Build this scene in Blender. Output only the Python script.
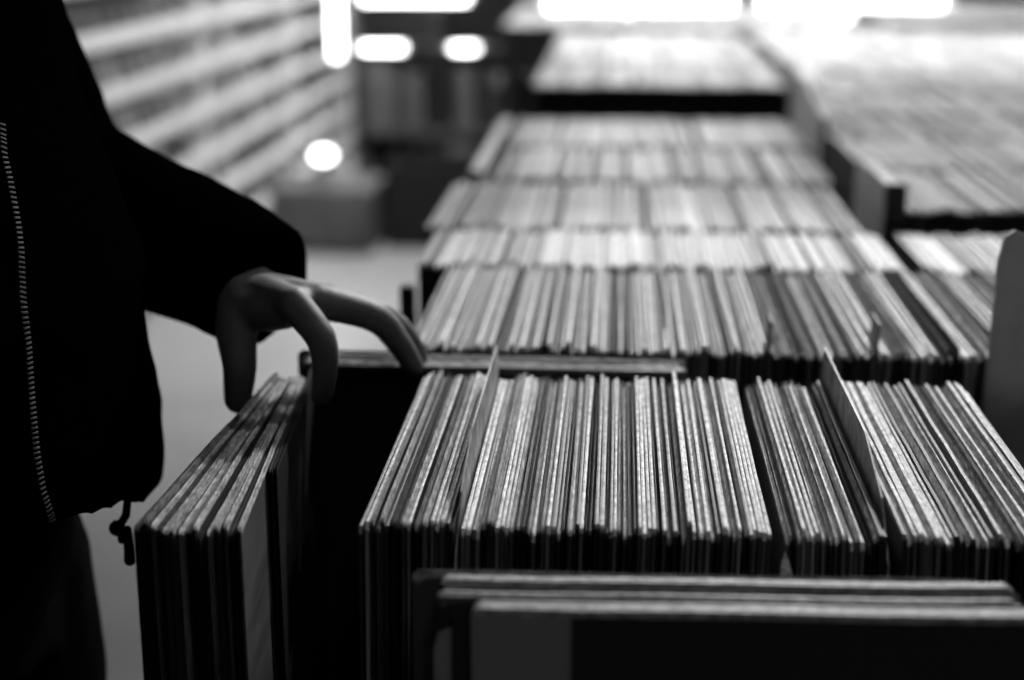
import bpy, bmesh, math, random
from mathutils import Vector, Matrix, noise
from mathutils.bvhtree import BVHTree
random.seed(7)
C = bpy.context.scene
for o in list(bpy.data.objects): bpy.data.objects.remove(o)

# ------------------------------------------------------------ camera
FPX = 1500.0
CAM = Vector((0, 0, 1.346))
PITCH = math.radians(15.5); YAW = math.radians(4.04)
cd = bpy.data.cameras.new('camera'); cam = bpy.data.objects.new('camera', cd); C.collection.objects.link(cam)
cam.location = CAM; cam.rotation_euler = (math.radians(90) - PITCH, 0, YAW)
cd.sensor_width = 36; cd.lens = FPX * 36 / 1024; cd.clip_start = .02
cd.dof.use_dof = True; cd.dof.focus_distance = .99; cd.dof.aperture_fstop = 2.7
C.camera = cam
C.view_settings.view_transform = 'Standard'; C.view_settings.look = 'None'
C.view_settings.gamma = 1; C.view_settings.use_curve_mapping = False
C.view_settings.exposure = 0.0
# ------------------------------------------------------------ world and lights
w = bpy.data.worlds.new('world'); C.world = w; w.use_nodes = True
w.node_tree.nodes['Background'].inputs[0].default_value = (.5, .5, .5, 1)
w.node_tree.nodes['Background'].inputs[1].default_value = 0.002
FIX = [(-.9, 5.0, 24), (1.0, 4.6, 44), (-.9, 6.6, 24), (1.0, 6.4, 45), (-.9, 8.3, 26), (1.0, 8.2, 50), (.5, -.75, 2.7)]  # last entry is an added fill light behind the camera
for (x, y, p) in FIX:
    l = bpy.data.lights.new('ceiling_lamp', 'AREA'); l.shape = 'RECTANGLE'; l.size = .25; l.size_y = 1.2; l.energy = p; l.spread = math.radians(95)
    o = bpy.data.objects.new('ceiling_lamp', l); C.collection.objects.link(o); o.location = (x, y, 2.80)
SPOTS = [((.55, 3.15, 2.55), (.05, .84, 1.0), 225, 38), ((.75, 3.75, 2.55), (.25, 1.8, 1.0), 62, 44), ((-.05, 4.3, 2.55), (.1, 2.6, 1.0), 75, 50), ((1.15, 2.0, 2.65), (-.28, .98, 1.0), 36, 17),
         ((.05, 5.3, 2.55), (.05, 4.0, 1.0), 45, 60), ((1.5, 4.9, 2.55), (1.0, 3.3, 1.0), 120, 70), ((-1.0, 2.9, 2.6), (.32, 2.25, 1.0), 60, 26)]  # added spots that brighten the record rows, fanned stack and boards
for (p, t, e, a) in SPOTS:
    l = bpy.data.lights.new('added_spot_lamp', 'SPOT'); l.energy = e; l.spot_size = math.radians(a); l.spot_blend = .6; l.shadow_soft_size = .04
    o = bpy.data.objects.new('added_spot_lamp', l); C.collection.objects.link(o); o.location = p
    o.rotation_euler = (Vector(t) - Vector(p)).to_track_quat('-Z', 'Y').to_euler()
R_ = cam.rotation_euler.to_matrix()
def ray(px, py): return (R_ @ Vector(((px - 512) / FPX, -(py - 340) / FPX, -1))).normalized()
def PZ(px, py, z=1.0):
    d = ray(px, py); return CAM + d * ((z - CAM.z) / d.z)
def PY(px, py, Y):
    d = ray(px, py); return CAM + d * (Y / d.y)

# ------------------------------------------------------------ materials
def mat(name, v, rough=.7, var=0., scale=40., stretch=(1, 1, 1), spec=.3, emit=0, bump=0., speck=0.):
    m = bpy.data.materials.new(name); m.use_nodes = True
    nt = m.node_tree; b = nt.nodes['Principled BSDF']
    b.inputs['Base Color'].default_value = (v, v, v, 1)
    b.inputs['Roughness'].default_value = rough
    b.inputs['Specular IOR Level'].default_value = spec
    if emit:
        b.inputs['Emission Color'].default_value = (1, 1, 1, 1); b.inputs['Emission Strength'].default_value = emit
    if var or bump:
        tc = nt.nodes.new('ShaderNodeTexCoord'); mp = nt.nodes.new('ShaderNodeMapping'); mp.inputs['Scale'].default_value = stretch
        oi = nt.nodes.new('ShaderNodeObjectInfo'); ml = nt.nodes.new('ShaderNodeMath'); ml.operation = 'MULTIPLY'; ml.inputs[1].default_value = 37
        ad = nt.nodes.new('ShaderNodeVectorMath'); ad.operation = 'ADD'
        n = nt.nodes.new('ShaderNodeTexNoise'); n.inputs['Scale'].default_value = scale; n.inputs['Detail'].default_value = 8; n.inputs['Roughness'].default_value = .65
        L = nt.links.new
        L(tc.outputs['Object'], mp.inputs['Vector']); L(oi.outputs['Random'], ml.inputs[0])
        L(mp.outputs['Vector'], ad.inputs[0]); L(ml.outputs[0], ad.inputs[1]); L(ad.outputs[0], n.inputs['Vector'])
        if var:
            r = nt.nodes.new('ShaderNodeMapRange'); r.inputs['From Min'].default_value = .3; r.inputs['From Max'].default_value = .7
            r.inputs['To Min'].default_value = max(0, v * (1 - var)); r.inputs['To Max'].default_value = min(1, v * (1 + var))
            L(n.outputs['Fac'], r.inputs['Value'])
            L(r.outputs[0], b.inputs['Base Color'])
        if bump:
            bp = nt.nodes.new('ShaderNodeBump'); bp.inputs['Strength'].default_value = bump; bp.inputs['Distance'].default_value = .003
            L(n.outputs['Fac'], bp.inputs['Height']); L(bp.outputs[0], b.inputs['Normal'])
    return m
TONES = [('white', .86), ('pale', .66), ('light grey', .42), ('grey', .22), ('dark grey', .08), ('black', .02)]
EDGE = [mat('sleeve_edge_' + n.replace(' ', '_'), v, .55, .8, 260, (1, .45, 1), .35) for n, v in TONES]
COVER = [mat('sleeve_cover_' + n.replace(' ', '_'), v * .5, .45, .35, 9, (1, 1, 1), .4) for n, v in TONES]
BLACKWOOD = mat('black_painted_wood', .012, .6, .3, 12, (1, .1, 1))
GREYBOARD = mat('grey_board', .34, .6, .25, 8)
PALEWOOD = mat('pale_wood', .6, .5, .2, 6, (1, .1, 1))
FABRIC = mat('black_jacket_cloth', .0008, .95, .3, 120, bump=.4, spec=.0)
DENIM = mat('black_trouser_cloth', .002, .95, .3, 200, bump=.3, spec=.02)
SKIN = mat('skin', .12, .55, .18, 60, bump=.25)
HAIR = mat('dark_hair', .02, .6, .4, 90, (1, 1, .1))
METAL = mat('zip_metal', .16, .45, spec=.5)
FLOORM = mat('worn_floor', .23, .38, .14, 3.0, spec=.45)
WALLM = mat('grey_plaster', .18, .9, .1, 3)
WALLD = mat('dark_plaster', .03, .9, .1, 3)
CEILM = mat('dark_ceiling', .05, .9, .1, 3)
WHITE = mat('white_enamel', .85, .4, .04, 5)
DARKW = mat('dark_shelf_wood', .09, .6, .3, 6)
TUBE = mat('glowing_tube', .9, .4, emit=9)
GLOBE = mat('glowing_globe', .9, .4, emit=9)
SKY = mat('bright_daylight', .9, .6, emit=5.5)
DIFF = mat('glowing_diffuser', .9, .4, emit=5)

# ------------------------------------------------------------ helpers
def box(bm, a, b, mi=0, bev=0.):
    vs = [bm.verts.new((x, y, z)) for x in (a[0], b[0]) for y in (a[1], b[1]) for z in (a[2], b[2])]
    fs = [bm.faces.new([vs[i] for i in q]) for q in ((0, 1, 3, 2), (4, 6, 7, 5), (0, 4, 5, 1), (2, 3, 7, 6), (0, 2, 6, 4), (1, 5, 7, 3))]
    for f in fs: f.material_index = mi
    if bev:
        es = list({e for f in fs for e in f.edges}); r = bmesh.ops.bevel(bm, geom=es, offset=bev, segments=2, affect='EDGES', profile=.5)
        for f in r['faces']: f.material_index = mi
def cyl(bm, p, q, r0, r1=None, n=12, mi=0, caps=True):
    r1 = r0 if r1 is None else r1
    p = Vector(p); q = Vector(q); d = (q - p).normalized()
    u = d.orthogonal().normalized(); v = d.cross(u)
    A = []; B = []
    for i in range(n):
        a = 2 * math.pi * i / n; k = u * math.cos(a) + v * math.sin(a)
        A.append(bm.verts.new(p + k * r0)); B.append(bm.verts.new(q + k * r1))
    for i in range(n):
        bm.faces.new((A[i], A[(i + 1) % n], B[(i + 1) % n], B[i])).material_index = mi
    if caps: bm.faces.new(A[::-1]).material_index = mi; bm.faces.new(B).material_index = mi
def ball(bm, c, r, sc=(1, 1, 1), rot=None, sub=2):
    m = Matrix.Translation(c) @ (rot.to_4x4() if rot else Matrix.Identity(4)) @ Matrix.Diagonal((r * sc[0], r * sc[1], r * sc[2], 1))
    bmesh.ops.create_icosphere(bm, subdivisions=sub, radius=1, matrix=m)
def chain(bm, pts, rs, n=14):
    for i in range(len(pts)):
        ball(bm, pts[i], rs[i])
        if i: cyl(bm, pts[i - 1], pts[i], rs[i - 1], rs[i], n)
def loft(bm, rings, n=32, mi=0, caps=True):
    rows = [[bm.verts.new(p) for p in r] for r in rings]; n = len(rings[0])
    for A, B in zip(rows, rows[1:]):
        for i in range(n): bm.faces.new((A[i], A[(i + 1) % n], B[(i + 1) % n], B[i])).material_index = mi
    if caps: bm.faces.new(rows[0][::-1]).material_index = mi; bm.faces.new(rows[-1]).material_index = mi
def obj(name, bm, mats, parent=None, loc=None, smooth=False):
    bmesh.ops.recalc_face_normals(bm, faces=bm.faces)
    me = bpy.data.meshes.new(name); bm.to_mesh(me); bm.free()
    for m in (mats if isinstance(mats, (list, tuple)) else [mats]): me.materials.append(m)
    if smooth:
        for p in me.polygons: p.use_smooth = True
    o = bpy.data.objects.new(name, me); C.collection.objects.link(o)
    if loc: o.location = loc
    if parent: o.parent = parent
    return o
def tag(o, label, cat, group=None, kind=None):
    o['label'] = label; o['category'] = cat
    if group: o['group'] = group
    if kind: o['kind'] = kind
    return o
def thing(name, label, cat, loc=(0, 0, 0), group=None):
    o = bpy.data.objects.new(name, None); C.collection.objects.link(o); o.location = loc; o.empty_display_size = .05
    return tag(o, label, cat, group)
def struct(name, bm, m):
    o = obj(name, bm, m); o['kind'] = 'structure'; return o
def boxes(name, lst, m, parent=None, bev=0., off=(0, 0, 0)):
    bm = bmesh.new()
    for a, b in lst: box(bm, [a[i] - off[i] for i in range(3)], [b[i] - off[i] for i in range(3)], 0, bev)
    return obj(name, bm, m, parent)
def remeshed(name, bm, m, vox, parent=None, smooth_it=4, fac=.5, disp=None):
    o = obj(name, bm, m)
    md = o.modifiers.new('r', 'REMESH'); md.mode = 'VOXEL'; md.voxel_size = vox; md.use_smooth_shade = True
    if smooth_it:
        s = o.modifiers.new('s', 'SMOOTH'); s.iterations = smooth_it; s.factor = fac
    dg = bpy.context.evaluated_depsgraph_get(); dg.update()
    me = bpy.data.meshes.new_from_object(o.evaluated_get(dg)); o.modifiers.clear(); old = o.data; o.data = me; bpy.data.meshes.remove(old)
    me.materials.clear(); me.materials.append(m)
    if disp:
        me.update(); ns = [v.normal.copy() for v in me.vertices]
        for v, nn in zip(me.vertices, ns): v.co += nn * disp(v.co)
    for p in me.polygons: p.use_smooth = True
    me.update(); o.parent = parent
    return o

# ------------------------------------------------------------ room
X0, X1, Y0, Y1, H = -1.9, 3.1, -1.5, 9.7, 2.95
def slab(name, a, b, m): bm = bmesh.new(); box(bm, a, b); return struct(name, bm, m)
slab('floor', (X0, Y0, -.1), (X1, Y1, 0), FLOORM)
slab('ceiling', (X0, Y0, H), (X1, Y1, H + .1), CEILM)
slab('wall_left', (X0 - .1, Y0, 0), (X0, Y1, H), WALLM)
slab('wall_right', (X1, Y0, 0), (X1 + .1, Y1, H), WALLD)
slab('wall_front', (X0, Y0 - .1, 0), (X1, Y0, H), WALLD)
# back wall with two shop windows
WS = .74; WT = 2.3
wx = [(-.50, .74), (.84, 2.05)]
bm = bmesh.new()
box(bm, (X0, Y1, 0), (X1, Y1 + .15, WS)); box(bm, (X0, Y1, WT), (X1, Y1 + .15, H))
xs = [X0, wx[0][0], wx[0][1], wx[1][0], wx[1][1], X1]
for i in (0, 2, 4): box(bm, (xs[i], Y1, WS), (xs[i + 1], Y1 + .15, WT))
struct('wall_back', bm, WALLM)
for i, (a, b) in enumerate(wx):
    bm = bmesh.new()
    for p, q in (((a, WS), (b, WS + .04)), ((a, WT - .04), (b, WT)), ((a, WS), (a + .04, WT)), ((b - .04, WS), (b, WT))):
        box(bm, (p[0], Y1 - .02, p[1]), (q[0], Y1 + .08, q[1]), 0)
    box(bm, (a + .04, Y1 + .10, WS), (b - .04, Y1 + .12, WT), 1)
    struct('window_%d' % (i + 1), bm, [WHITE, SKY])
for i, (x, y, p) in enumerate(FIX):
    side = 'left' if x < 0 else 'right'; rank = ['first beyond the bins', 'in the middle', 'nearest the shop windows', 'added dim fill behind the camera'][i // 2]
    t = thing('ceiling_light', 'long ceiling light over the %s side of the shop, %s' % (side, rank), 'ceiling light', (x, y, 2.83), 'ceiling lights over the bins')
    bm = bmesh.new(); box(bm, (-.16, -.63, .0), (.16, .63, .12), 0, .01); obj('housing', bm, WHITE, t)
    bm = bmesh.new(); box(bm, (-.13, -.6, -.012), (.13, .6, -.001), 0, .003); obj('diffuser', bm, DIFF, t)

for i, (p, q, e, a) in enumerate(SPOTS):  # invented fittings around the added spots
    d = (Vector(q) - Vector(p)).normalized(); p = Vector(p)
    t = thing('added_spotlight', 'added black spotlight over the records, ' + ['nearest the camera', 'aimed at the second row', 'above the middle table', 'on the right aimed at the fanned stack', 'above the far table', 'above the right table', 'over the aisle'][i], 'spotlight', p, 'added spotlights over the bins')
    bm = bmesh.new(); cyl(bm, -d * .16, -d * .03, .045, .05, 20); obj('lamp_head', bm, BLACKWOOD, t)
    bm = bmesh.new(); cyl(bm, -d * .12, Vector((-d * .12).xy.to_tuple() + (H - p.z,)), .008, n=10); obj('stem', bm, BLACKWOOD, t)

# ------------------------------------------------------------ record sleeves
S = .312
def outline(wd, ht, r=.003, inset=0.):
    pts = []; r = max(r, .0006)
    for cx, cz, a0 in ((wd / 2 - r, r, -90), (wd / 2 - r, ht - r, 0), (-wd / 2 + r, ht - r, 90), (-wd / 2 + r, r, 180)):
        for k in range(4):
            a = math.radians(a0 + 30 * k); pts.append([cx + (r - inset) * math.cos(a), cz + (r - inset) * math.sin(a)])
    # straight edges get mid points so that wear can bend them
    out = []
    for i in range(len(pts)):
        out.append(pts[i]); n = pts[(i + 1) % len(pts)]
        if math.dist(pts[i], n) > .1:
            for k in (1, 2, 3, 4, 5): out.append([pts[i][0] + (n[0] - pts[i][0]) * k / 6, pts[i][1] + (n[1] - pts[i][1]) * k / 6])
    return out
def sleeve_into(bm, t, rnd, wd=S, ht=S, M=None, me=1, mc=0, slot=True, wear=.0012):
    """a cardboard sleeve in the YZ plane, thickness along X, standing on z=0; puffed in the middle, worn corners, open or glued top"""
    base = outline(wd, ht, .003 + rnd.random() * .002)
    jit = [(rnd.uniform(-wear, wear) * .4, rnd.uniform(-wear, wear) * .5) for _ in base]
    cn = rnd.choice((1, 2)); # a dinged top corner
    layers = [(-1.0, .02), (-.97, .004), (-.86, 0)]
    layers += [(-.22, .0035), (.22, .0035)] if slot else [(0, -.0002)]
    layers += [(.86, 0), (.97, .004), (1.0, .02)]
    rows = []
    for fx, ins in layers:
        row = []
        for i, (y, z) in enumerate(base):
            cy, cz = 0, ht / 2
            dy = y - cy; dz = z - cz
            y2 = cy + dy * (1 - 2 * ins / wd) + jit[i][0]; z2 = cz + dz * (1 - 2 * ins / ht) + (jit[i][1] if z > .02 else 0)
            v = Vector((fx * t / 2, y2, z2))
            if M is not None: v = M @ v
            row.append(bm.verts.new(v))
        rows.append(row)
    n = len(base); L = len(rows)
    for k in range(L - 1):
        for i in range(n):
            f = bm.faces.new((rows[k][i], rows[k][(i + 1) % n], rows[k + 1][(i + 1) % n], rows[k + 1][i]))
            zt_ = min(base[i][1], base[(i + 1) % n][1]); f.material_index = me if (1 <= k <= L - 3 and zt_ > ht - .0045) else mc  # side rims take the dark cover colour, painting in their shade
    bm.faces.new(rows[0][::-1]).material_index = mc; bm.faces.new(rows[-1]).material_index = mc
VAR = []
for k in range(10):
    rn = random.Random(100 + k); bm = bmesh.new()
    t = [.0025, .0029, .0022, .0034, .0026, .0030, .0023, .0028, .0045, .0020][k]
    sleeve_into(bm, t, rn, slot=(k % 3 != 0)); o = obj('record_sleeve', bm, [COVER[1], EDGE[1]])
    VAR.append((o.data, t)); bpy.data.objects.remove(o)
def place_sleeve(k, tone, loc, rot=(0, 0, 0), scz=1, label='', group=None, cover=None, name='record_sleeve'):
    o = bpy.data.objects.new(name, VAR[k][0]); C.collection.objects.link(o)
    o.location = loc; o.rotation_euler = rot; o.scale = (1, 1, scz)
    o.material_slots[0].link = 'OBJECT'; o.material_slots[0].material = cover or COVER[min(5, tone + 2)]  # darkened tone puts shade into the colour of covers and side rims
    o.material_slots[1].link = 'OBJECT'; o.material_slots[1].material = EDGE[tone]
    tag(o, label, 'record', group)
    return o
def ordinal(n):
    s = 'th' if 10 <= n % 100 <= 20 else {1: 'st', 2: 'nd', 3: 'rd'}.get(n % 10, 'th'); return '%d%s' % (n, s)
ZB = 1.0 - S     # where the sleeves stand: bottom of the bins
TH = lambda t: 'thick' if t > .0033 else ('thin' if t < .0024 else 'worn')

# ---- near row
pA = PZ(361, 530); near_y = .829 + S / 2
zones = [(0.00, [1, 0, 4, 2, 5, 1, 3]), (.05, [2, 1, 4, 3]), (.10, [2, 3, 5, 4, 1]), (.125, [4, 5, 3, 4, 2, 5]), (.16, [5, 4, 1, 4]), (.17, [5, 3, 2]),
         (.075, [1, 2, 4]), (.19, [0, 2, 1, 4]), (.215, [2, 3, 1, 2]), (.25, [0, 0, 1, 0, 2]), (.285, [3, 2, 5, 1, 4]), (.33, [1, 4, 5, 2, 3]), (.36, [0, 3, 2]), (.40, [0, 4, 1, 5, 2]),
         (.435, [4, 1, 0, 3]), (.46, [0, 1, 2, 1]), (.49, [1, 2, 5, 3, 2]), (.56, [1, 3, 5, 1, 4, 5]), (.62, [2, 4, 1, 5, 1, 4])]
zones.sort(key=lambda z: z[0])
def tone_at(s, rn):
    z = [q for a, q in zones if a <= s][-1]; return rn.choice(z if rn.random() < .62 else [0, 1, 1, 2, 2, 3])
GAP_X = PZ(776, 530).x; DIV_A = PZ(455, 530).x; DIV_B = PZ(893, 538).x; FOLD = PZ(974, 540).x
x = pA.x - .0035; end = PZ(1085, 548).x
segs = [(DIV_A, 'the card divider near the left end', -.006), (GAP_X, None, .008), (DIV_B, None, 0)]
rn = random.Random(5)
landmark = 'from the left end'; cnt = 0; lean = math.radians(1.0); passed = set(); k_prev = 0
row1 = []
while x < end:
    if x > DIV_A - .002 and 'A' not in passed: passed.add('A'); landmark = 'right of the left card divider'; cnt = 0; row1.append(('A', x + .0010)); x += .0035
    if x > GAP_X - .002 and 'G' not in passed: passed.add('G'); landmark = 'right of the dark gap'; cnt = 0; x += .006; lean = math.radians(-1.2)
    if x > DIV_B - .003 and 'B' not in passed: passed.add('B'); landmark = 'right of the tall card divider'; cnt = 0; row1.append(('B', x + .0012)); x += .0045; lean = math.radians(-2.0); x += .0035
    k = rn.choice([0, 1, 2, 4, 5, 6, 7, 9, 3, 8] if rn.random() < .5 else [0, 2, 6, 9, 4]); t = VAR[k][1]
    cnt += 1; x += t / 2 + .0002
    s = max(0, x - pA.x); tone = tone_at(s, rn)
    dy = rn.gauss(0, .0022); 
    if rn.random() < .06: dy -= .007
    sc = 1 + rn.gauss(0, .0055)
    xb = x - math.sin(lean) * S
    if s < .36 and False: pass
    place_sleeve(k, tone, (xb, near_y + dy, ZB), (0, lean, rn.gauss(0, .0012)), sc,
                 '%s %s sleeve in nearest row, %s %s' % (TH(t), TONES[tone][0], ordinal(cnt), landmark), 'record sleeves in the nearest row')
    x += t / 2 + .0002 + (rn.random() < .12) * .0012
# card dividers
def divider(name, label, x, y, z, ht, wd, lean, yaw, m, tab=None, scoop=False, group='card dividers among the records'):
    bm = bmesh.new(); t = .0006
    pr = [(-wd / 2, 0), (wd / 2, 0), (wd / 2, ht - .02), (wd / 2 - .012, ht), (-wd / 2 + .10, ht), (-wd / 2 + .03, ht - .018), (-wd / 2, ht - .05)]
    if tab: pr = [(-wd / 2, 0), (wd / 2, 0), (wd / 2, ht), (wd / 2 - tab, ht), (wd / 2 - tab - .008, ht - .03), (-wd / 2, ht - .03)]
    A = [bm.verts.new((-t, a, b)) for a, b in pr]; B = [bm.verts.new((t, a, b)) for a, b in pr]
    n = len(pr)
    for i in range(n): bm.faces.new((A[i], A[(i + 1) % n], B[(i + 1) % n], B[i]))
    bm.faces.new(A[::-1]); bm.faces.new(B)
    o = obj(name, bm, m); o.location = (x, y, z); o.rotation_euler = (0, lean, yaw)
    return tag(o, label, 'divider', group)
CARD = mat('worn_card', .34, .5, .7, 60); CARDD = mat('dark_worn_card', .13, .5, .4, 25)
for kind, xx in row1:
    if kind == 'A': divider('card_divider', 'grey card divider sticking up near the left end of the nearest row', xx - math.sin(math.radians(1)) * S, near_y, ZB, S + .028, S, math.radians(1.0), 0, CARD)
    else: divider('card_divider', 'tall grey card divider right of the middle of the nearest row', xx - math.sin(math.radians(-1.6)) * S, near_y + .004, ZB, S + .030, S, math.radians(-1.6), 0, CARD)
# light scrap of inner sleeve in the gap under the near row
bm = bmesh.new(); p = PY(783, 552, .835)
pr = [(-.006, -.25), (.012, -.25), (.014, -.0225), (.008, -.018), (.002, 0), (0, .004), (-.002, -.004)]
A = [bm.verts.new((a, -.0004, b)) for a, b in pr]; B = [bm.verts.new((a, .0004, b)) for a, b in pr]
for i in range(len(pr)): bm.faces.new((A[i], A[(i + 1) % 7], B[(i + 1) % 7], B[i]))
bm.faces.new(A[::-1]); bm.faces.new(B)
tag(obj('paper_insert', bm, EDGE[0], loc=(p.x, .826, p.z)), 'small pale paper corner poking out in the dark gap of the nearest row', 'paper')

# ---- left stack, fanned, held by the hand
nl, nr = PZ(139, 522), PZ(241, 523); fl, fr = PZ(272, 377), PZ(303, 377)
N = 15; tn = [4, 3, 1, 4, 2, 2, 0, 3, 1, 5, 0, 2, 1, 4, 1]
rn = random.Random(9)
lab = ['outermost on the left', 'second from the left', 'third from the left', 'fourth from the left', 'fifth from the left', 'sixth from the left', 'seventh from the left', 'eighth, in the middle',
       'ninth from the left', 'tenth from the left', 'eleventh from the left', 'twelfth from the left', 'thirteenth from the left', 'second from the right', 'with a bare grey face']
STREAK = mat('streaked_grey_cover', .08, .5, .6, 14, (1, .25, 1.6))
bmS = bmesh.new(); sleeve_into(bmS, .0021, random.Random(77)); so = obj('s', bmS, [COVER[1], EDGE[1]]); VAR.append((so.data, .0021)); bpy.data.objects.remove(so)
for i in range(N):
    u = i / (N - 1); a = nl.lerp(nr, u); b = fl.lerp(fr, u)
    d = (b - a).normalized(); mid = (a + b) / 2
    dy = rn.gauss(0, .0025) - (.006 if i in (5, 9) else 0)
    mid = Vector((mid.x, mid.y, 0)) + d * dy
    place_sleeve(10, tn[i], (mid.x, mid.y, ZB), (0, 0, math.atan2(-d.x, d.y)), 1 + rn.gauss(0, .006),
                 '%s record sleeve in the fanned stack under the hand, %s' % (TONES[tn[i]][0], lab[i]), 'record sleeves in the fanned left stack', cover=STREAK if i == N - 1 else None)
# dark sleeve pushed back against the stack
a = PZ(268.5, 468); d = (fr - nr).normalized(); off = Vector((.0022, 0, 0))
for j, (tone, sh, nm) in enumerate(((4, 0, 'dark grey'), (5, .004, 'black'))):
    mid = a + d * (S / 2 + sh) + Vector((.0012 + .0025 * j, 0, 0))
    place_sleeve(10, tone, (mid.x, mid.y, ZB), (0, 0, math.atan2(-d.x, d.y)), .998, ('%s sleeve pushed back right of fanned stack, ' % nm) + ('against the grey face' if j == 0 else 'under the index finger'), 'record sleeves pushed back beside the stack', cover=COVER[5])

# ---- stack behind the near row, facing the camera
def XatY(px, Y, z=1.0):
    """X of the point at depth Y and height z that the camera sees in column px"""
    k = (px - 512) / FPX; cy, sy = math.cos(YAW), math.sin(YAW); ct, st = math.cos(PITCH), math.sin(PITCH); dr = CAM.z - z
    return (k * (Y * cy * ct + dr * st) - Y * sy) / (cy + k * sy * ct)
rn = random.Random(3)
bk = [(298, 4, 1), (299, 5, 4), (304, 4, 3), (311, 0, 5), (309, 1, 8), (305, 5, 2), (302, 2, 1), (304, 1, 3), (303, 3, 4), (301, 2, 5), (304, 1, 0), (303, 2, 3), (302, 4, 6)]
yb = 1.2010
for i, (px, tone, k) in enumerate(bk):
    t = VAR[k][1]; yb -= t / 2 + .0001
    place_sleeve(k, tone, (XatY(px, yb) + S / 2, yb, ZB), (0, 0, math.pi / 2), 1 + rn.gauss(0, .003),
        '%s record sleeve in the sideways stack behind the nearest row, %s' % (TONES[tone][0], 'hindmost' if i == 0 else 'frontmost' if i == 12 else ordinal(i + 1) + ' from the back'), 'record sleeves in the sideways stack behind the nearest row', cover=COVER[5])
    yb -= t / 2 + .0003
# ---- front stack facing the camera
SPLIT = bpy.data.materials.new('grey_and_black_cover'); SPLIT.use_nodes = True
nt = SPLIT.node_tree; b = nt.nodes['Principled BSDF']; b.inputs['Roughness'].default_value = .5
tc = nt.nodes.new('ShaderNodeTexCoord'); sx = nt.nodes.new('ShaderNodeSeparateXYZ'); rp = nt.nodes.new('ShaderNodeMapRange')
rp.inputs['From Min'].default_value = S / 2 - .0515; rp.inputs['From Max'].default_value = S / 2 - .0535; rp.inputs['To Min'].default_value = .17; rp.inputs['To Max'].default_value = .006
nt.links.new(tc.outputs['Object'], sx.inputs[0]); nt.links.new(sx.outputs['Y'], rp.inputs['Value']); nt.links.new(rp.outputs[0], b.inputs['Base Color'])
fs = [(412, .7700, 2, 1, 0), (441, .7640, 1, 3, 0), (440, .7602, 2, 3, 0), (443, .7566, 2, 1, -.001), (446, .7515, 4, 5, -.003), (436, .7462, 2, 3, -.001), (437, .7424, 3, 0, -.002),
      (452, .7375, 4, 5, -.003), (473, .7330, 2, 3, 0), (472, .7293, 1, 3, 0), (471, .7256, 2, 3, 0)]
fs = [(a_, b_ - .007, c_, d_, e_) for a_, b_, c_, d_, e_ in fs]
for i, (px, yy, tone, k, dz) in enumerate(fs):
    an = math.radians(1.9)
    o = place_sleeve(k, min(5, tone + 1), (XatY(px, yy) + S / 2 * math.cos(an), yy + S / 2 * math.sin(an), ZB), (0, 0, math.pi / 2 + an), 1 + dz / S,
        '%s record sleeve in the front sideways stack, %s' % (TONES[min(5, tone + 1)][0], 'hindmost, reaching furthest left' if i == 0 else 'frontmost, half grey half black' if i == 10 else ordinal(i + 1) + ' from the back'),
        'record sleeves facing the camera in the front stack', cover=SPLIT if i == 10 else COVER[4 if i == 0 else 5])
# a rounded paper inner sleeve in front of the stack's left side
bm = bmesh.new(); p = PZ(432, 598); pr = [(0, 0), (.3, 0), (.3, .295), (.012, .295), (.003, .29), (0, .28)]
A = [bm.verts.new((a, -.0003, b)) for a, b in pr]; B = [bm.verts.new((a, .0003, b)) for a, b in pr]
for i in range(6): bm.faces.new((A[i], A[(i + 1) % 6], B[(i + 1) % 6], B[i]))
bm.faces.new(A[::-1]); bm.faces.new(B)
tag(obj('inner_sleeve', bm, mat('grey_paper', .2, .7, .1, 20), loc=(p.x, .7326, ZB)), 'grey paper inner sleeve showing at the left of the front stack', 'inner sleeve')

# ---- second row (individual sleeves)
y2 = 1.222 + S / 2; x = PZ(408, 347).x; end = PZ(1030, 268).x; rn = random.Random(21); cnt = 0
lean = math.radians(1.2); mark = 'from the left end'; D2 = [PZ(668, 352).x, PZ(768, 355).x, PZ(878, 360).x]; di = 0
nmk = ['the pale card', 'the dark tab', 'the second dark tab']
def tone2(rn): return rn.choices([0, 1, 2, 3, 4, 5], [5, 6, 4, 2, 1.3, .7])[0]
while x < end:
    if di < 3 and x > D2[di]:
        if di: divider('card_divider', 'dark card tab standing up in the second row, ' + ('left one' if di == 1 else 'right one'), x + .001 - math.sin(lean) * S, y2, ZB, S + .026, S, lean, 0, CARDD, tab=.03 if di == 1 else .035).scale = (1, -1, 1)
        else: divider('card_divider', 'pale card divider in the middle of the second row', x + .001 - math.sin(lean) * S, y2, ZB, S + .012, S, lean, 0, CARD)
        x += .0022; mark = 'right of ' + nmk[di]; cnt = 0; di += 1
    k = rn.choice([0, 1, 2, 3, 4, 5, 6, 7, 8]); t = VAR[k][1]; cnt += 1; x += t / 2 + .0002
    tone = tone2(rn)
    place_sleeve(k, tone, (x - math.sin(lean) * S, y2 + rn.gauss(0, .0022), ZB), (0, lean, 0), 1 + rn.gauss(0, .006),
                 '%s %s sleeve in second row, %s %s' % (TH(t), TONES[tone][0], ordinal(cnt), mark), 'record sleeves in the second row')
    x += t / 2 + .0003 + (rn.random() < .08) * .003
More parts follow.
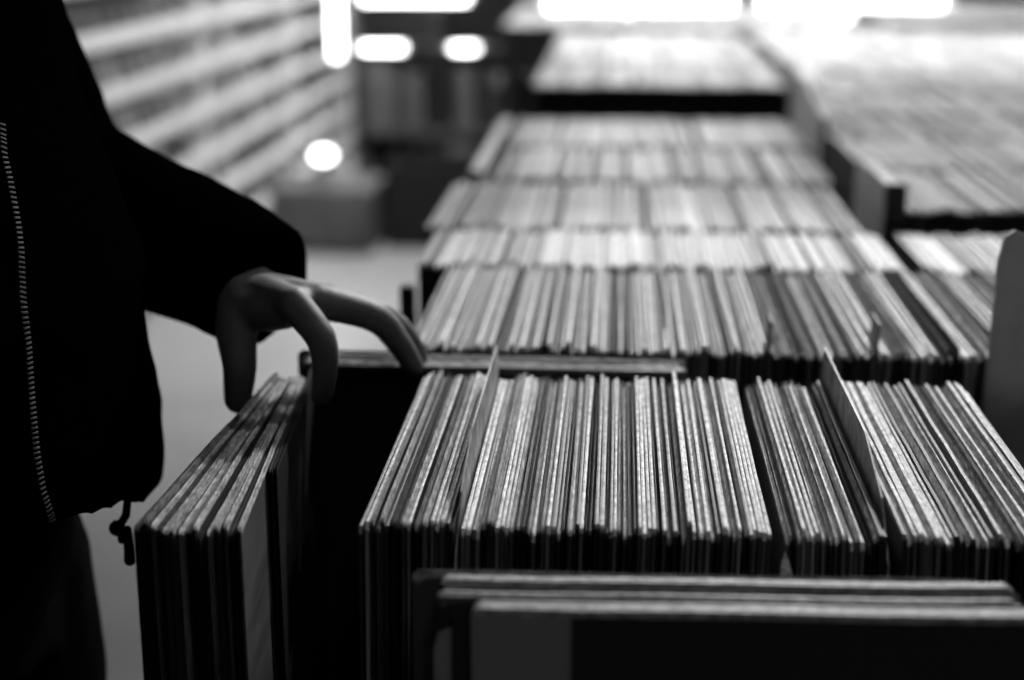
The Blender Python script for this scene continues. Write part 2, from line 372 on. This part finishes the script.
# ---- all further rows: past counting, one object
bm = bmesh.new(); rn = random.Random(33)
def far_row(xa, xb, ya, z=1.0, wd=S, gaps=()):
    x = xa
    while x < xb:
        t = rn.choice([.0028, .0032, .0037, .0042]); x += t / 2
        tone = rn.choices([0, 1, 2, 3, 4, 5], [3.4, 5, 4, 2, 1.2, .5])[0]
        if rn.random() < .35: tone = last_tone[0]
        last_tone[0] = tone
        h = S * (1 + rn.gauss(0, .007)); y = ya + wd / 2 + rn.gauss(0, .002); z0 = z - S
        M = Matrix.Translation((x, y, z0)) @ Matrix.Rotation(rn.gauss(0, .002), 4, 'Z')
        # bevelled box with slight crown
        vs = []
        for sx_, f in ((-1, 1), (1, 1)):
            for yy, zz in ((-wd / 2, 0), (wd / 2, 0), (wd / 2, h - .002), (wd / 2 - .003, h), (-wd / 2 + .003, h), (-wd / 2, h - .002)):
                vs.append(bm.verts.new(M @ Vector((sx_ * t * .46, yy, zz))))
        for i in range(6):
            f = bm.faces.new((vs[i], vs[(i + 1) % 6], vs[6 + (i + 1) % 6], vs[6 + i])); f.material_index = tone if i in (2, 3, 4) and i == 3 or i in (2, 4) else 5  # front and back rims black, their shade put into the colour
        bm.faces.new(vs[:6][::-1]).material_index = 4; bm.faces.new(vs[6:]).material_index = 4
        x += t / 2 + (rn.random() < .04) * .006
last_tone = [1]
def X(px, py, z=1.0): return PZ(px, py, z).x
def Yp(py, px=622): return PZ(px, py).y
far_row(X(418, 262), .298, 1.540, wd=.19)                              # behind the second row
far_row(.318, X(1060, 262), 1.540, wd=.19)
yB = Yp(228); xl = X(426, 226)
far_row(xl, .285, yB)                                                    # middle table
far_row(X(497, 178), .295, yB + .345)
far_row(X(508, 144), .31, yB + .69, wd=.33)
for i in range(10): far_row(.36 if i < 4 else .43, min(2.4, .95 + .17 * i), 1.89 + .335 * i + (.03 if i > 3 else 0))         # right table
yT = Yp(85)
for i in range(5): far_row(X(531, 88), .375, yT + .335 * i)              # third table
for i in range(3): far_row(-.42, .85, 5.45 + .335 * i)
for i in range(3): far_row(1.0, 2.4, 5.75 + .335 * i)
tag(obj('record_sleeves', bm, EDGE), 'dense rows of blurred pale record sleeves filling the bins beyond the second row', 'records', kind='stuff')

# ------------------------------------------------------------ bins and tables
def bin_(label, xa, xb, ya, yb, back=.10, side=.10, front=.10, name='record_bin'):
    t = thing(name, label, 'record bin', ((xa + xb) / 2, (ya + yb) / 2, ZB - .012)); T = .006
    o = (t.location.x, t.location.y, t.location.z); z = ZB - .012
    boxes('bottom_panel', [((xa, ya, z), (xb, yb, ZB - .0005))], BLACKWOOD, t, .001, o)
    boxes('front_panel', [((xa, ya - T, z), (xb, ya - .0005, z + front))], BLACKWOOD, t, .002, o)
    boxes('back_panel', [((xa, yb + .0005, z), (xb, yb + T, z + back))], BLACKWOOD, t, .002, o)
    boxes('side_panel', [((xa - T, ya - T, z), (xa - .0005, yb + T, z + side))], BLACKWOOD, t, .002, o)
    boxes('side_panel', [((xb + .0005, ya - T, z), (xb + T, yb + T, z + side))], BLACKWOOD, t, .002, o)
    return t
def table(label, xa, xb, ya, yb):
    z = ZB - .0125; t = thing('display_table', label, 'table', ((xa + xb) / 2, (ya + yb) / 2, 0)); o = tuple(t.location)
    boxes('tabletop', [((xa, ya, z - .03), (xb, yb, z))], BLACKWOOD, t, .003, o)
    for a in (xa + .03, xb - .08):
        for b in (ya + .03, yb - .08): boxes('leg', [((a, b, 0), (a + .05, b + .05, z - .0305))], BLACKWOOD, t, .003, o)
    boxes('apron', [((xa + .09, ya + .04, z - .10), (xb - .09, ya + .055, z - .031)), ((xa + .09, yb - .055, z - .10), (xb - .09, yb - .04, z - .031))], BLACKWOOD, t, 0, o)
bin_('low black wooden bin holding the nearest row and the fanned stack', -.345, .615, .708, 1.2030, front=.14)
bin_('low black wooden bin holding the second row of records', -.262, .62, 1.2160, 1.732, side=.12)
bin_('low black wooden bin on the middle table behind the second row', xl - .02, .302, 1.7538, yB + 1.04)
bin_('low black wooden bin on the right beyond the grey boards', .352, 2.5, 1.88, 3.235)
bin_('low black wooden bin on the right, further from the camera', .422, 2.5, 3.252, 5.28)
bin_('low black wooden bin on the far table below the left window', X(531, 88) - .01, .385, yT - .02, yT + 1.69)
bin_('low black wooden bin nearest the left shop window', -.44, .87, 5.44, 6.5)
bin_('low black wooden bin nearest the right shop window', .98, 2.42, 5.72, 6.8)
table('black display table carrying the nearest bins', -.36, .64, .685, 1.7425)
table('black display table carrying the middle bin', xl - .035, .338, 1.7435, yB + 1.06)
table('black display table on the right beyond the grey boards', .340, 2.52, 1.86, 3.243)
table('black display table on the right, further from the camera', .41, 2.52, 3.246, 5.30)
table('black display table below the left window', X(531, 88) - .025, .395, yT - .04, yT + 1.72)
table('black display table nearest the left shop window', -.46, .885, 5.42, 6.52)
table('black display table nearest the right shop window', .96, 2.44, 5.70, 6.82)

# boards standing beside the rows
def board(name, label, pts, xoff, th, m, cat='panel', zb=None):
    """upright board along the depth: polygon in Y,Z given thickness in X"""
    bm = bmesh.new(); n = len(pts)
    A = [bm.verts.new((xoff, y, z)) for y, z in pts]; B = [bm.verts.new((xoff + th, y, z)) for y, z in pts]
    for i in range(n): bm.faces.new((A[i], A[(i + 1) % n], B[(i + 1) % n], B[i]))
    bm.faces.new(A[::-1]); bm.faces.new(B)
    bmesh.ops.bevel(bm, geom=list(bm.edges), offset=.001, segments=1, affect='EDGES')
    return tag(obj(name, bm, m), label, cat)
bx = PZ(469, 172); board('side_board', 'pale upright side board at the left of the middle bin', [(bx.y, ZB), (2.77, ZB), (2.77, 1.002), (bx.y, 1.002)], bx.x, .018, PALEWOOD)
board('side_board', 'dark grey upright board between middle and right tables, further one', [(2.33, ZB), (2.80, ZB), (2.80, 1.085), (2.6, 1.095), (2.33, 1.06)], .3105, .010, GREYBOARD)
t = board('side_board', 'grey upright board with a black front edge between the tables, nearer one', [(1.765, ZB), (2.02, ZB), (2.02, 1.045), (1.9, 1.05), (1.765, 1.05)], .318, .014, GREYBOARD)
boxes('front_edge', [((.313, 1.7545, ZB), (.337, 1.7645, 1.055))], BLACKWOOD, t)
pp = PY(525, 72, yT - .03)
bm = bmesh.new(); box(bm, (pp.x - .016, yT - .06, 0), (pp.x + .010, yT - .035, pp.z), 0, .003)
tag(obj('bin_post', bm, BLACKWOOD), 'black corner post at the left of the far table', 'post')
pq = PY(404, 287, 1.47); pr_ = PY(419, 287, 1.47)
bm = bmesh.new(); box(bm, (pq.x - .005, 1.47, ZB - .0), (pr_.x - .005, 1.485, pq.z), 0, .002)
tag(obj('bin_post', bm, BLACKWOOD), 'black corner post at the left end of the second row', 'post')
# plastic cover standing up behind the near row on the right
PLASTIC = mat('cloudy_plastic_cover', .30, .3, .35, 14, (1, .3, 1), spec=.6)
nt = PLASTIC.node_tree; b = nt.nodes['Principled BSDF']; tr = nt.nodes.new('ShaderNodeBsdfTranslucent'); tr.inputs[0].default_value = (.5, .5, .5, 1)
mx = nt.nodes.new('ShaderNodeMixShader'); mx.inputs[0].default_value = .3
nt.links.new(b.outputs[0], mx.inputs[1]); nt.links.new(tr.outputs[0], mx.inputs[2]); nt.links.new(mx.outputs[0], nt.nodes['Material Output'].inputs[0])
pl = PY(998, 240, 1.19); bm = bmesh.new(); hh = pl.z - ZB
pr = [(0, 0), (.30, 0), (.305, hh - .05), (.03, hh), (.012, hh + .008), (.005, hh + .003), (.001, hh - .02)]
rows_ = []
for dyy, ins in ((-.0035, .014), (-.0022, 0), (.0022, 0), (.0035, .014)):
    cx_, cz_ = .15, hh / 2
    rows_.append([bm.verts.new((cx_ + (a - cx_) * (1 - ins * 6), dyy, cz_ + (c_ - cz_) * (1 - ins * 4))) for a, c_ in pr])
for A, B in zip(rows_, rows_[1:]):
    for i in range(7): bm.faces.new((A[i], A[(i + 1) % 7], B[(i + 1) % 7], B[i]))
bm.faces.new(rows_[0][::-1]); bm.faces.new(rows_[-1])
tag(obj('plastic_cover', bm, PLASTIC, loc=(pl.x, 1.190, ZB)), 'tall cloudy plastic record cover standing behind the nearest row at the right edge', 'record cover')

# ------------------------------------------------------------ CD rack on the left wall
XR = -1.66
t = thing('wall_rack', 'long white tiered disc rack along the left wall', 'rack', (XR, 6, 0)); off = (XR, 6, 0)
boxes('back_board', [((X0 + .005, 2.6, 0.0), (X0 + .03, 9.4, 2.0))], mat('rack_back', .10, .7, .2, 4), t, 0, off)
TIERS = [.06, .24, .42, .60, .78, .96, 1.14, 1.32, 1.50]
for z in TIERS:
    boxes('ledge', [((X0 + .031, 2.6, z), (XR, 9.4, z + .012)), ((XR, 2.6, z), (XR + .012, 9.4, z + .052))], WHITE, t, .002, off)
for y in (2.6, 4.3, 6.0, 7.7, 9.4): boxes('upright', [((X0 + .031, y - .012, 0.0), (XR - .001, y + .012, 2.0))], WHITE, t, 0, off)
bm = bmesh.new(); box(bm, (-.005, -.071, 0), (.005, .071, .125), 0, .0012); box(bm, (.0052, -.058, .004), (.0056, .067, .121), 1); proto = obj('disc_case', bm, [COVER[5], COVER[1]]); cmesh = proto.data; bpy.data.objects.remove(proto)
CASE = [mat('case_cover_' + n, v, .35, .5, 14) for n, v in (('pale', .5), ('grey', .22), ('dark', .09), ('black', .03))]
tw = ['lowest', 'second lowest', 'third', 'fourth', 'fifth', 'sixth', 'seventh']
rn = random.Random(4)
for ti, z in enumerate(TIERS[:7]):
    n = 0; y = 4.42
    while y < 9.25:
        if rn.random() < .12 or min(abs(y - 6.0), abs(y - 7.7)) < .095: y += .155; continue
        n += 1; o = bpy.data.objects.new('disc_case', cmesh); C.collection.objects.link(o)
        c = rn.choice([0, 1, 2, 2, 3, 3]); o.location = (XR - .052, y, z + .0125); o.rotation_euler = (0, math.radians(-16), 0); o.scale = (1, 1, .98)
        o.material_slots[1].link = 'OBJECT'; o.material_slots[1].material = CASE[c]
        tag(o, '%s disc case on %s ledge of wall rack, %s from near end' % (['pale', 'grey', 'dark', 'black'][c], tw[ti], ordinal(n)), 'disc case', 'disc cases on the wall rack')
        y += .155

# ------------------------------------------------------------ shelf unit with lit tubes at the end of the aisle
ux0, ux1, uy = PY(352, 100, 6.75).x, PY(522, 100, 6.75).x, 6.75
t = thing('shelf_unit', 'dark wooden shelf unit at the end of the aisle', 'shelf unit', ((ux0 + ux1) / 2, uy + .18, 0)); off = tuple(t.location)
boxes('back_panel', [((ux0, uy + .34, 0.0), (ux1, uy + .36, 1.5))], DARKW, t, 0, off)
for xx in (ux0, (ux0 + ux1) / 2 - .01, ux1 - .02): boxes('upright', [((xx, uy, 0.0), (xx + .02, uy + .339, 1.5))], DARKW, t, .002, off)
for z in (.05, .42, .80, 1.18, 1.48):
    for a, b in ((ux0 + .0205, (ux0 + ux1) / 2 - .0105), ((ux0 + ux1) / 2 + .0105, ux1 - .0205)): boxes('shelf', [((a, uy + .01, z), (b, uy + .339, z + .02))], DARKW, t, .002, off)
rn = random.Random(8); q = 0
for si, z in enumerate((.07, .44)):
    for bi, (a, b) in enumerate(((ux0 + .03, (ux0 + ux1) / 2 - .02), ((ux0 + ux1) / 2 + .02, ux1 - .03))):
        x = a; n = 0
        while x < b - .03:
            wdt = rn.choice([.03, .045, .06])
            if rn.random() < .25 or x + wdt > b: x += wdt; continue
            n += 1; bm = bmesh.new(); box(bm, (-wdt / 2 + .001, -.15, 0), (wdt / 2 - .001, .15, rn.uniform(.25, .31)), 0, .003)
            v = rn.choice([2, 3, 3, 4, 4]); o = obj('box_set', bm, [mat('box_set_card', TONES[v][1] * .7, .6, .2, 20)], loc=(x + wdt / 2, uy + .175, z + .0005))
            tag(o, '%s boxed set, %s shelf, %s bay of dark shelf unit, %s from left' % (TONES[v][0], ('bottom', 'upper')[si], ('left', 'right')[bi], ordinal(n)), 'box set', 'boxed sets in the dark shelf unit')
            x += wdt
cx0, cx1 = PY(388, 200, 6.3).x, PY(497, 200, 6.3).x
t = thing('low_crate', 'long low black crate on the floor before the dark shelf unit', 'crate', ((cx0 + cx1) / 2, 6.45, 0)); off = tuple(t.location)
boxes('bottom_panel', [((cx0, 6.3, .0), (cx1, 6.62, .015))], BLACKWOOD, t, .002, off)
for a, b in (((cx0, 6.285), (cx1, 6.2995)), ((cx0, 6.6205), (cx1, 6.635)), ((cx0 - .015, 6.285), (cx0 - .0005, 6.635)), ((cx1 + .0005, 6.285), (cx1 + .015, 6.635))):
    boxes('side_panel', [((a[0], a[1], 0), (b[0], b[1], .36))], BLACKWOOD, t, .002, off)
# light tubes fixed on the unit front
def tube(label, p, q, r=.028, k=0):
    t = thing('light_tube', label, 'lamp', tuple((Vector(p) + Vector(q)) / 2), 'glowing tubes on the dark shelf unit'); o = t.location; d = (Vector(q) - Vector(p)).normalized()
    bm = bmesh.new(); cyl(bm, Vector(p) - o + d * .02, Vector(q) - o - d * .02, r, n=16); obj('glass_tube', bm, TUBE, t, smooth=False)
    bm = bmesh.new(); box(bm, (-.008, r * .8, -.008), (.008, uy + .34 - o.y, .008)); obj('bracket', bm, DARKW, t)
    for e, s in ((p, 1), (q, -1)):
        bm = bmesh.new(); cyl(bm, Vector(e) - o, Vector(e) - o + d * .0195 * s, r * 1.1, n=16); obj('end_cap', bm, WHITE, t)
yy = uy - .035
def PT(px, py): return tuple(PY(px, py, yy))
tube('long glowing tube along the top of the dark shelf unit', (PT(358, 0)[0], yy, PT(400, -2)[2]), (PT(472, 0)[0], yy, PT(400, -2)[2]), .016)
tube('glowing tube across the left half of the dark shelf unit', (PT(358, 48)[0], yy, PT(400, 48)[2]), (PT(408, 48)[0], yy, PT(400, 48)[2]), .014)
tube('short glowing tube across the right half of the dark shelf unit', (PT(448, 48)[0], yy, PT(400, 48)[2]), (PT(481, 48)[0], yy, PT(400, 48)[2]), .013)
tube('upright glowing tube at the left side of the dark shelf unit', (PT(337, 60)[0], yy, PT(337, 62)[2]), (PT(337, 60)[0], yy, 1.46), .022)
# round glowing lamp on a low cupboard by the wall rack
gp = PY(321, 156, 6.2)
t = thing('low_cupboard', 'low dark cupboard between the wall rack and the shelf unit', 'cupboard', (gp.x, 6.35, 0))
bm = bmesh.new(); box(bm, (-.22, -.2, .0), (.22, .2, gp.z - .13), 0, .006); obj('body', bm, DARKW, t)
bm = bmesh.new(); box(bm, (-.2, -.216, .04), (-.003, -.201, gp.z - .16), 0, .003); obj('door', bm, DARKW, t)
bm = bmesh.new(); box(bm, (.003, -.216, .04), (.2, -.201, gp.z - .16), 0, .003); obj('door', bm, DARKW, t)
t = thing('globe_lamp', 'small round glowing lamp on the low dark cupboard', 'lamp', (gp.x, 6.25, gp.z - .1295))
bm = bmesh.new(); cyl(bm, (0, 0, 0), (0, 0, .02), .06, .05, 20); cyl(bm, (0, 0, .02), (0, 0, .1), .012, .012, 12); obj('base', bm, DARKW, t)
bm = bmesh.new(); ball(bm, Vector((0, 0, .125)), .031, (1.35, 1, .8), sub=3); obj('globe', bm, GLOBE, t, smooth=True)

# ------------------------------------------------------------ the person
FA = math.radians(-14); PC = Vector((-.502, .985, 0)); fw = Vector((math.cos(FA), math.sin(FA), 0)); lf = Vector((-math.sin(FA), math.cos(FA), 0))
def Lc(f, l, z): return PC + fw * f + lf * l + Vector((0, 0, z))
person = thing('person', 'person in a black zipped jacket and dark trousers reaching over the records', 'person', tuple(PC))
def toP(o): o.parent = person; o.matrix_parent_inverse = Matrix.Translation(-PC); return o
def rings(spec, n=36, p=2.3):
    out = []
    for z, hf, hl, of, ol in spec:
        r = []
        for i in range(n):
            a = 2 * math.pi * i / n; c, s = math.cos(a), math.sin(a)
            r.append(Lc(of + hf * math.copysign(abs(c) ** (2 / p), c), ol + hl * math.copysign(abs(s) ** (2 / p), s), z))
        out.append(r)
    return out
def tilt(rg, ks):
    for k, r in zip(ks, rg):
        for p in r:
            q = p - PC; p.z += k * (-.19 * q.dot(fw) - .26 * q.dot(lf))
    return rg
wr = PY(243, 293, 1.13); el = PY(50, 180, 1.27); sh = Lc(-.085, .165, 1.38)
rs_ = Lc(-.01, -.175, 1.40); re_ = Lc(-.05, -.25, 1.13); rw = Lc(.02, -.27, .90)
# body: one continuous skin
bm = bmesh.new()
loft(bm, rings([(.86, .075, .125, -.01, 0), (.98, .08, .13, 0, 0), (1.1, .08, .13, 0, 0), (1.28, .075, .15, -.03, 0), (1.40, .06, .15, -.03, 0), (1.46, .045, .07, -.02, 0)]))
chain(bm, [Lc(-.012, 0, 1.42), Lc(.0, 0, 1.50), Lc(.015, 0, 1.56)], [.058, .052, .054])
hc = Lc(.03, 0, 1.635); HR = Matrix.Rotation(FA, 3, 'Z') @ Matrix.Rotation(math.radians(22), 3, 'Y')
def hp(x, y, z): return hc + HR @ Vector((x, y, z))
ball(bm, hp(-.012, 0, .03), .078, (1.18, .95, 1.12), HR, 3); ball(bm, hp(.03, 0, -.045), .055, (1.0, .95, 1.2), HR, 3); ball(bm, hp(.055, 0, -.085), .028, (1, 1.1, .8), HR)
ball(bm, hp(.078, 0, .03), .02, (.6, 2.2, .6), HR); ball(bm, hp(.098, 0, -.012), .012, (1, 1, 1), HR); cyl(bm, hp(.08, 0, .022), hp(.1, 0, -.012), .006, .010)
ball(bm, hp(.083, 0, -.05), .014, (.7, 1.7, .45), HR); ball(bm, hp(.081, 0, -.062), .014, (.7, 1.5, .5), HR)
for s in (-1, 1):
    ball(bm, hp(.066, s * .031, .012), .013, (.8, 1.2, .8), HR); ball(bm, hp(-.005, s * .078, .0), .028, (.7, .3, 1.1), HR)
def leg_pts(s): return [Lc(-.02, s * .09, .88), Lc(-.01, s * .10, .50), Lc(-.015, s * .11, .09)]
for s in (-1, 1):
    chain(bm, leg_pts(s), [.072, .055, .04]); ball(bm, Lc(.06, s * .115, .045), .04, (2.6, .95, .9), Matrix.Rotation(FA, 3, 'Z'))
chain(bm, [sh, el, wr], [.055, .042, .029]); chain(bm, [rs_, re_, rw], [.055, .042, .027])
def hand(bm, W, mcps, digs, thumb, th_=1.):
    for m in mcps: chain(bm, [W, W.lerp(m, .55), m], [.021, .0165, .0125])
    for i in range(3): chain(bm, [mcps[i].lerp(W, .08), mcps[i + 1].lerp(W, .08)], [.0125, .012])
    for i in range(3): chain(bm, [mcps[i].lerp(W, .5), mcps[i + 1].lerp(W, .5)], [.016, .015])
    for m, d, k in zip(mcps, digs, (1, 1.04, 1, .86)):
        P_ = [m] + d; R = [.0125 * th_, .0106 * th_, .0094 * th_, .0080 * th_][:len(P_)]; Q = []; RR = []
        for q_ in range(len(P_) - 1):                       # rounded joints
            a_ = P_[max(0, q_ - 1)]; b_ = P_[q_]; c_ = P_[q_ + 1]; d_ = P_[min(len(P_) - 1, q_ + 2)]
            for u in (0, .25, .5, .75):
                Q.append(.5 * ((2 * b_) + (c_ - a_) * u + (2 * a_ - 5 * b_ + 4 * c_ - d_) * u * u + (3 * b_ - a_ - 3 * c_ + d_) * u ** 3)); RR.append((R[q_] + (R[q_ + 1] - R[q_]) * u) * k)
        Q.append(P_[-1]); RR.append(R[-1] * k); chain(bm, Q, RR, 12)
        ball(bm, d[0], .0112 * k * th_)
    chain(bm, thumb, [.021, .0165, .0132, .0112][:len(thumb)])
MC = [PY(294, 304, 1.055), PY(316, 301, 1.083), PY(325, 300, 1.108), PY(326, 301, 1.132)]
DG = [[PY(321, 338, 1.042), PY(325, 368, 1.045), PY(321, 396, 1.055)], [PY(374, 317, 1.105), PY(398, 342, 1.128), PY(414, 367, 1.145)],
      [PY(380, 315, 1.135), PY(405, 335, 1.158), PY(419, 358, 1.17)], [PY(362, 308, 1.155), PY(386, 318, 1.172), PY(402, 334, 1.185)]]
hand(bm, wr, MC, DG, [PY(244, 300, 1.105), PY(236, 330, 1.080), PY(240, 366, 1.068), PY(238, 400, 1.074)], 1.08)
chain(bm, [PY(246, 308, 1.09), PY(268, 312, 1.075), PY(288, 312, 1.063)], [.015, .0155, .013])
# resting hand
dn = Vector((0, 0, -1))
def rp_(a, b, c): return rw + fw * a + lf * b + dn * c
hand(bm, rw + dn * .01, [rp_(.03, .0, .09), rp_(.010, -.004, .095), rp_(-.010, -.004, .092), rp_(-.028, 0, .085)],
     [[rp_(.036, .006, .13), rp_(.035, .016, .155), rp_(.03, .026, .175)], [rp_(.013, .004, .14), rp_(.012, .016, .168), rp_(.01, .028, .188)],
      [rp_(-.012, .004, .133), rp_(-.012, .015, .16), rp_(-.012, .027, .178)], [rp_(-.034, .006, .118), rp_(-.035, .014, .138), rp_(-.035, .022, .154)]],
     [rp_(.018, .01, .03), rp_(.042, .018, .065), rp_(.05, .024, .095), rp_(.05, .028, .12)])
body = toP(remeshed('body', bm, SKIN, .0032, smooth_it=5))
# hair
bm = bmesh.new(); ball(bm, hp(-.028, 0, .045), .088, (1.08, .98, 1.0), HR, 4)
for v in list(bm.verts):
    v.co += (v.co - hp(-.028, 0, .045)).normalized() * (.006 * noise.noise(v.co * 60))
bmesh.ops.delete(bm, geom=[v for v in bm.verts if (HR.inverted() @ (v.co - hc)).x > .075 or (HR.inverted() @ (v.co - hc)).z < -.045], context='VERTS')
toP(obj('hair', bm, HAIR, smooth=True))
# eyes
for s in (-1, 1):
    bm = bmesh.new(); ball(bm, hp(.0775, s * .031, .012), .0045, (.5, 1.4, .8), HR); toP(obj('eye', bm, HAIR, smooth=True))
# trousers
bm = bmesh.new(); loft(bm, rings([(.80, .10, .15, -.03, 0), (.88, .105, .155, -.03, 0), (1.02, .105, .15, -.01, 0)]))
for s in (-1, 1): chain(bm, [Lc(-.025, s * .09, .86), Lc(-.01, s * .10, .50), Lc(-.015, s * .11, .10)], [.088, .072, .064])
toP(remeshed('trousers', bm, DENIM, .008, smooth_it=5, disp=lambda c: .006 * noise.noise(c * 14)))
# shoes
for s in (-1, 1):
    bm = bmesh.new(); M3 = Matrix.Rotation(FA, 3, 'Z')
    ball(bm, Lc(.055, s * .115, .045), .05, (2.9, .98, .82), M3, 3); ball(bm, Lc(-.02, s * .115, .075), .048, (1.1, .95, 1), M3, 3)
    for v in bm.verts: v.co.z = max(v.co.z, .003)
    toP(remeshed('shoe', bm, DENIM, .005, smooth_it=3))
# jacket
bm = bmesh.new()
loft(bm, tilt(rings([(.980, .140, .178, .016, 0), (.992, .143, .182, .016, 0), (1.03, .142, .185, .014, 0), (1.10, .138, .185, .012, 0), (1.22, .125, .19, -.018, 0), (1.34, .118, .195, -.038, 0), (1.42, .095, .185, -.03, 0), (1.465, .06, .085, -.015, 0), (1.50, .062, .078, -.008, 0)]), (1, 1, .6, 0)))
cuff = wr + (wr - el).normalized() * .002 + Vector((.014, .004, .004))
chain(bm, [sh, sh.lerp(el, .5), el, el.lerp(cuff, .5)], [.078, .070, .070, .064])
a0 = el.lerp(cuff, .5); cyl(bm, a0, cuff, .064, .054, 24)
chain(bm, [rs_, rs_.lerp(re_, .5), re_, re_.lerp(rw, .5)], [.082, .075, .068, .058]); cyl(bm, re_.lerp(rw, .5), rw, .058, .042, 24)
def folds(c): return .007 * noise.noise(Vector((c.x * 9, c.y * 9, c.z * 14))) + .0022 * noise.noise(c * 45)
jacket = toP(remeshed('jacket', bm, FABRIC, .006, smooth_it=4, disp=folds))
# zipper laid on the jacket's surface
bpy.context.view_layer.update()
me = jacket.data; bvh = BVHTree.FromPolygons([v.co[:] for v in me.vertices], [p.vertices[:] for p in me.polygons])
zp = [(1, 120), (3, 155), (10, 185), (17, 225), (20, 250), (22, 300), (27, 340), (31, 400), (36, 455), (42, 490), (52, 520), (60, 540), (70, 565)]
dense = []
for (a, b) in zip(zp, zp[1:]):
    L_ = math.dist(a, b); n_ = max(1, int(L_ / 1.0))
    for k in range(n_): dense.append((a[0] + (b[0] - a[0]) * k / n_, a[1] + (b[1] - a[1]) * k / n_))
prev = None; acc = 0; bmz = bmesh.new(); bmt = bmesh.new(); lastp = None
for px, py in dense:
    h = bvh.ray_cast(CAM, ray(px, py))
    if h[0] is None: continue
    p = h[0] + h[1] * .0006; nrm = h[1]
    if lastp is None: lastp = p; tape = p; continue
    if (p - lastp).length >= .0030 and (p - lastp).length < .02:
        d = (p - lastp).normalized(); sdir = d.cross(nrm).normalized()
        cyl(bmz, p - sdir * .0022 + nrm * .0004, p + sdir * .0022 + nrm * .0004, .0009, n=6)
        cyl(bmt, lastp - nrm * .0030, p - nrm * .0030, .0040, n=8)
        lastp = p
    elif (p - lastp).length >= .02: lastp = p
def toJ(o): o.parent = jacket; o.matrix_parent_inverse = jacket.matrix_world.inverted() if False else Matrix.Identity(4); return o
toJ(obj('zipper', bmz, METAL)); toJ(obj('zipper_tape', bmt, FABRIC))
# cord with toggle hanging from the jacket's hem
h0 = PY(123, 503, .98); bmc = bmesh.new()
pts = [PY(128, 496, .985), PY(126, 515, .985), PY(119, 527, .985), PY(122, 540, .985), PY(128, 532, .985)]
chain(bmc, pts, [.003] * 5, 8); chain(bmc, [PY(127, 530, .985), PY(129, 545, .985), PY(130, 560, .985)], [.0035, .004, .0045], 8); ball(bmc, PY(117, 528, .985), .006)
toJ(obj('toggle_cord', bmc, FABRIC, smooth=True))
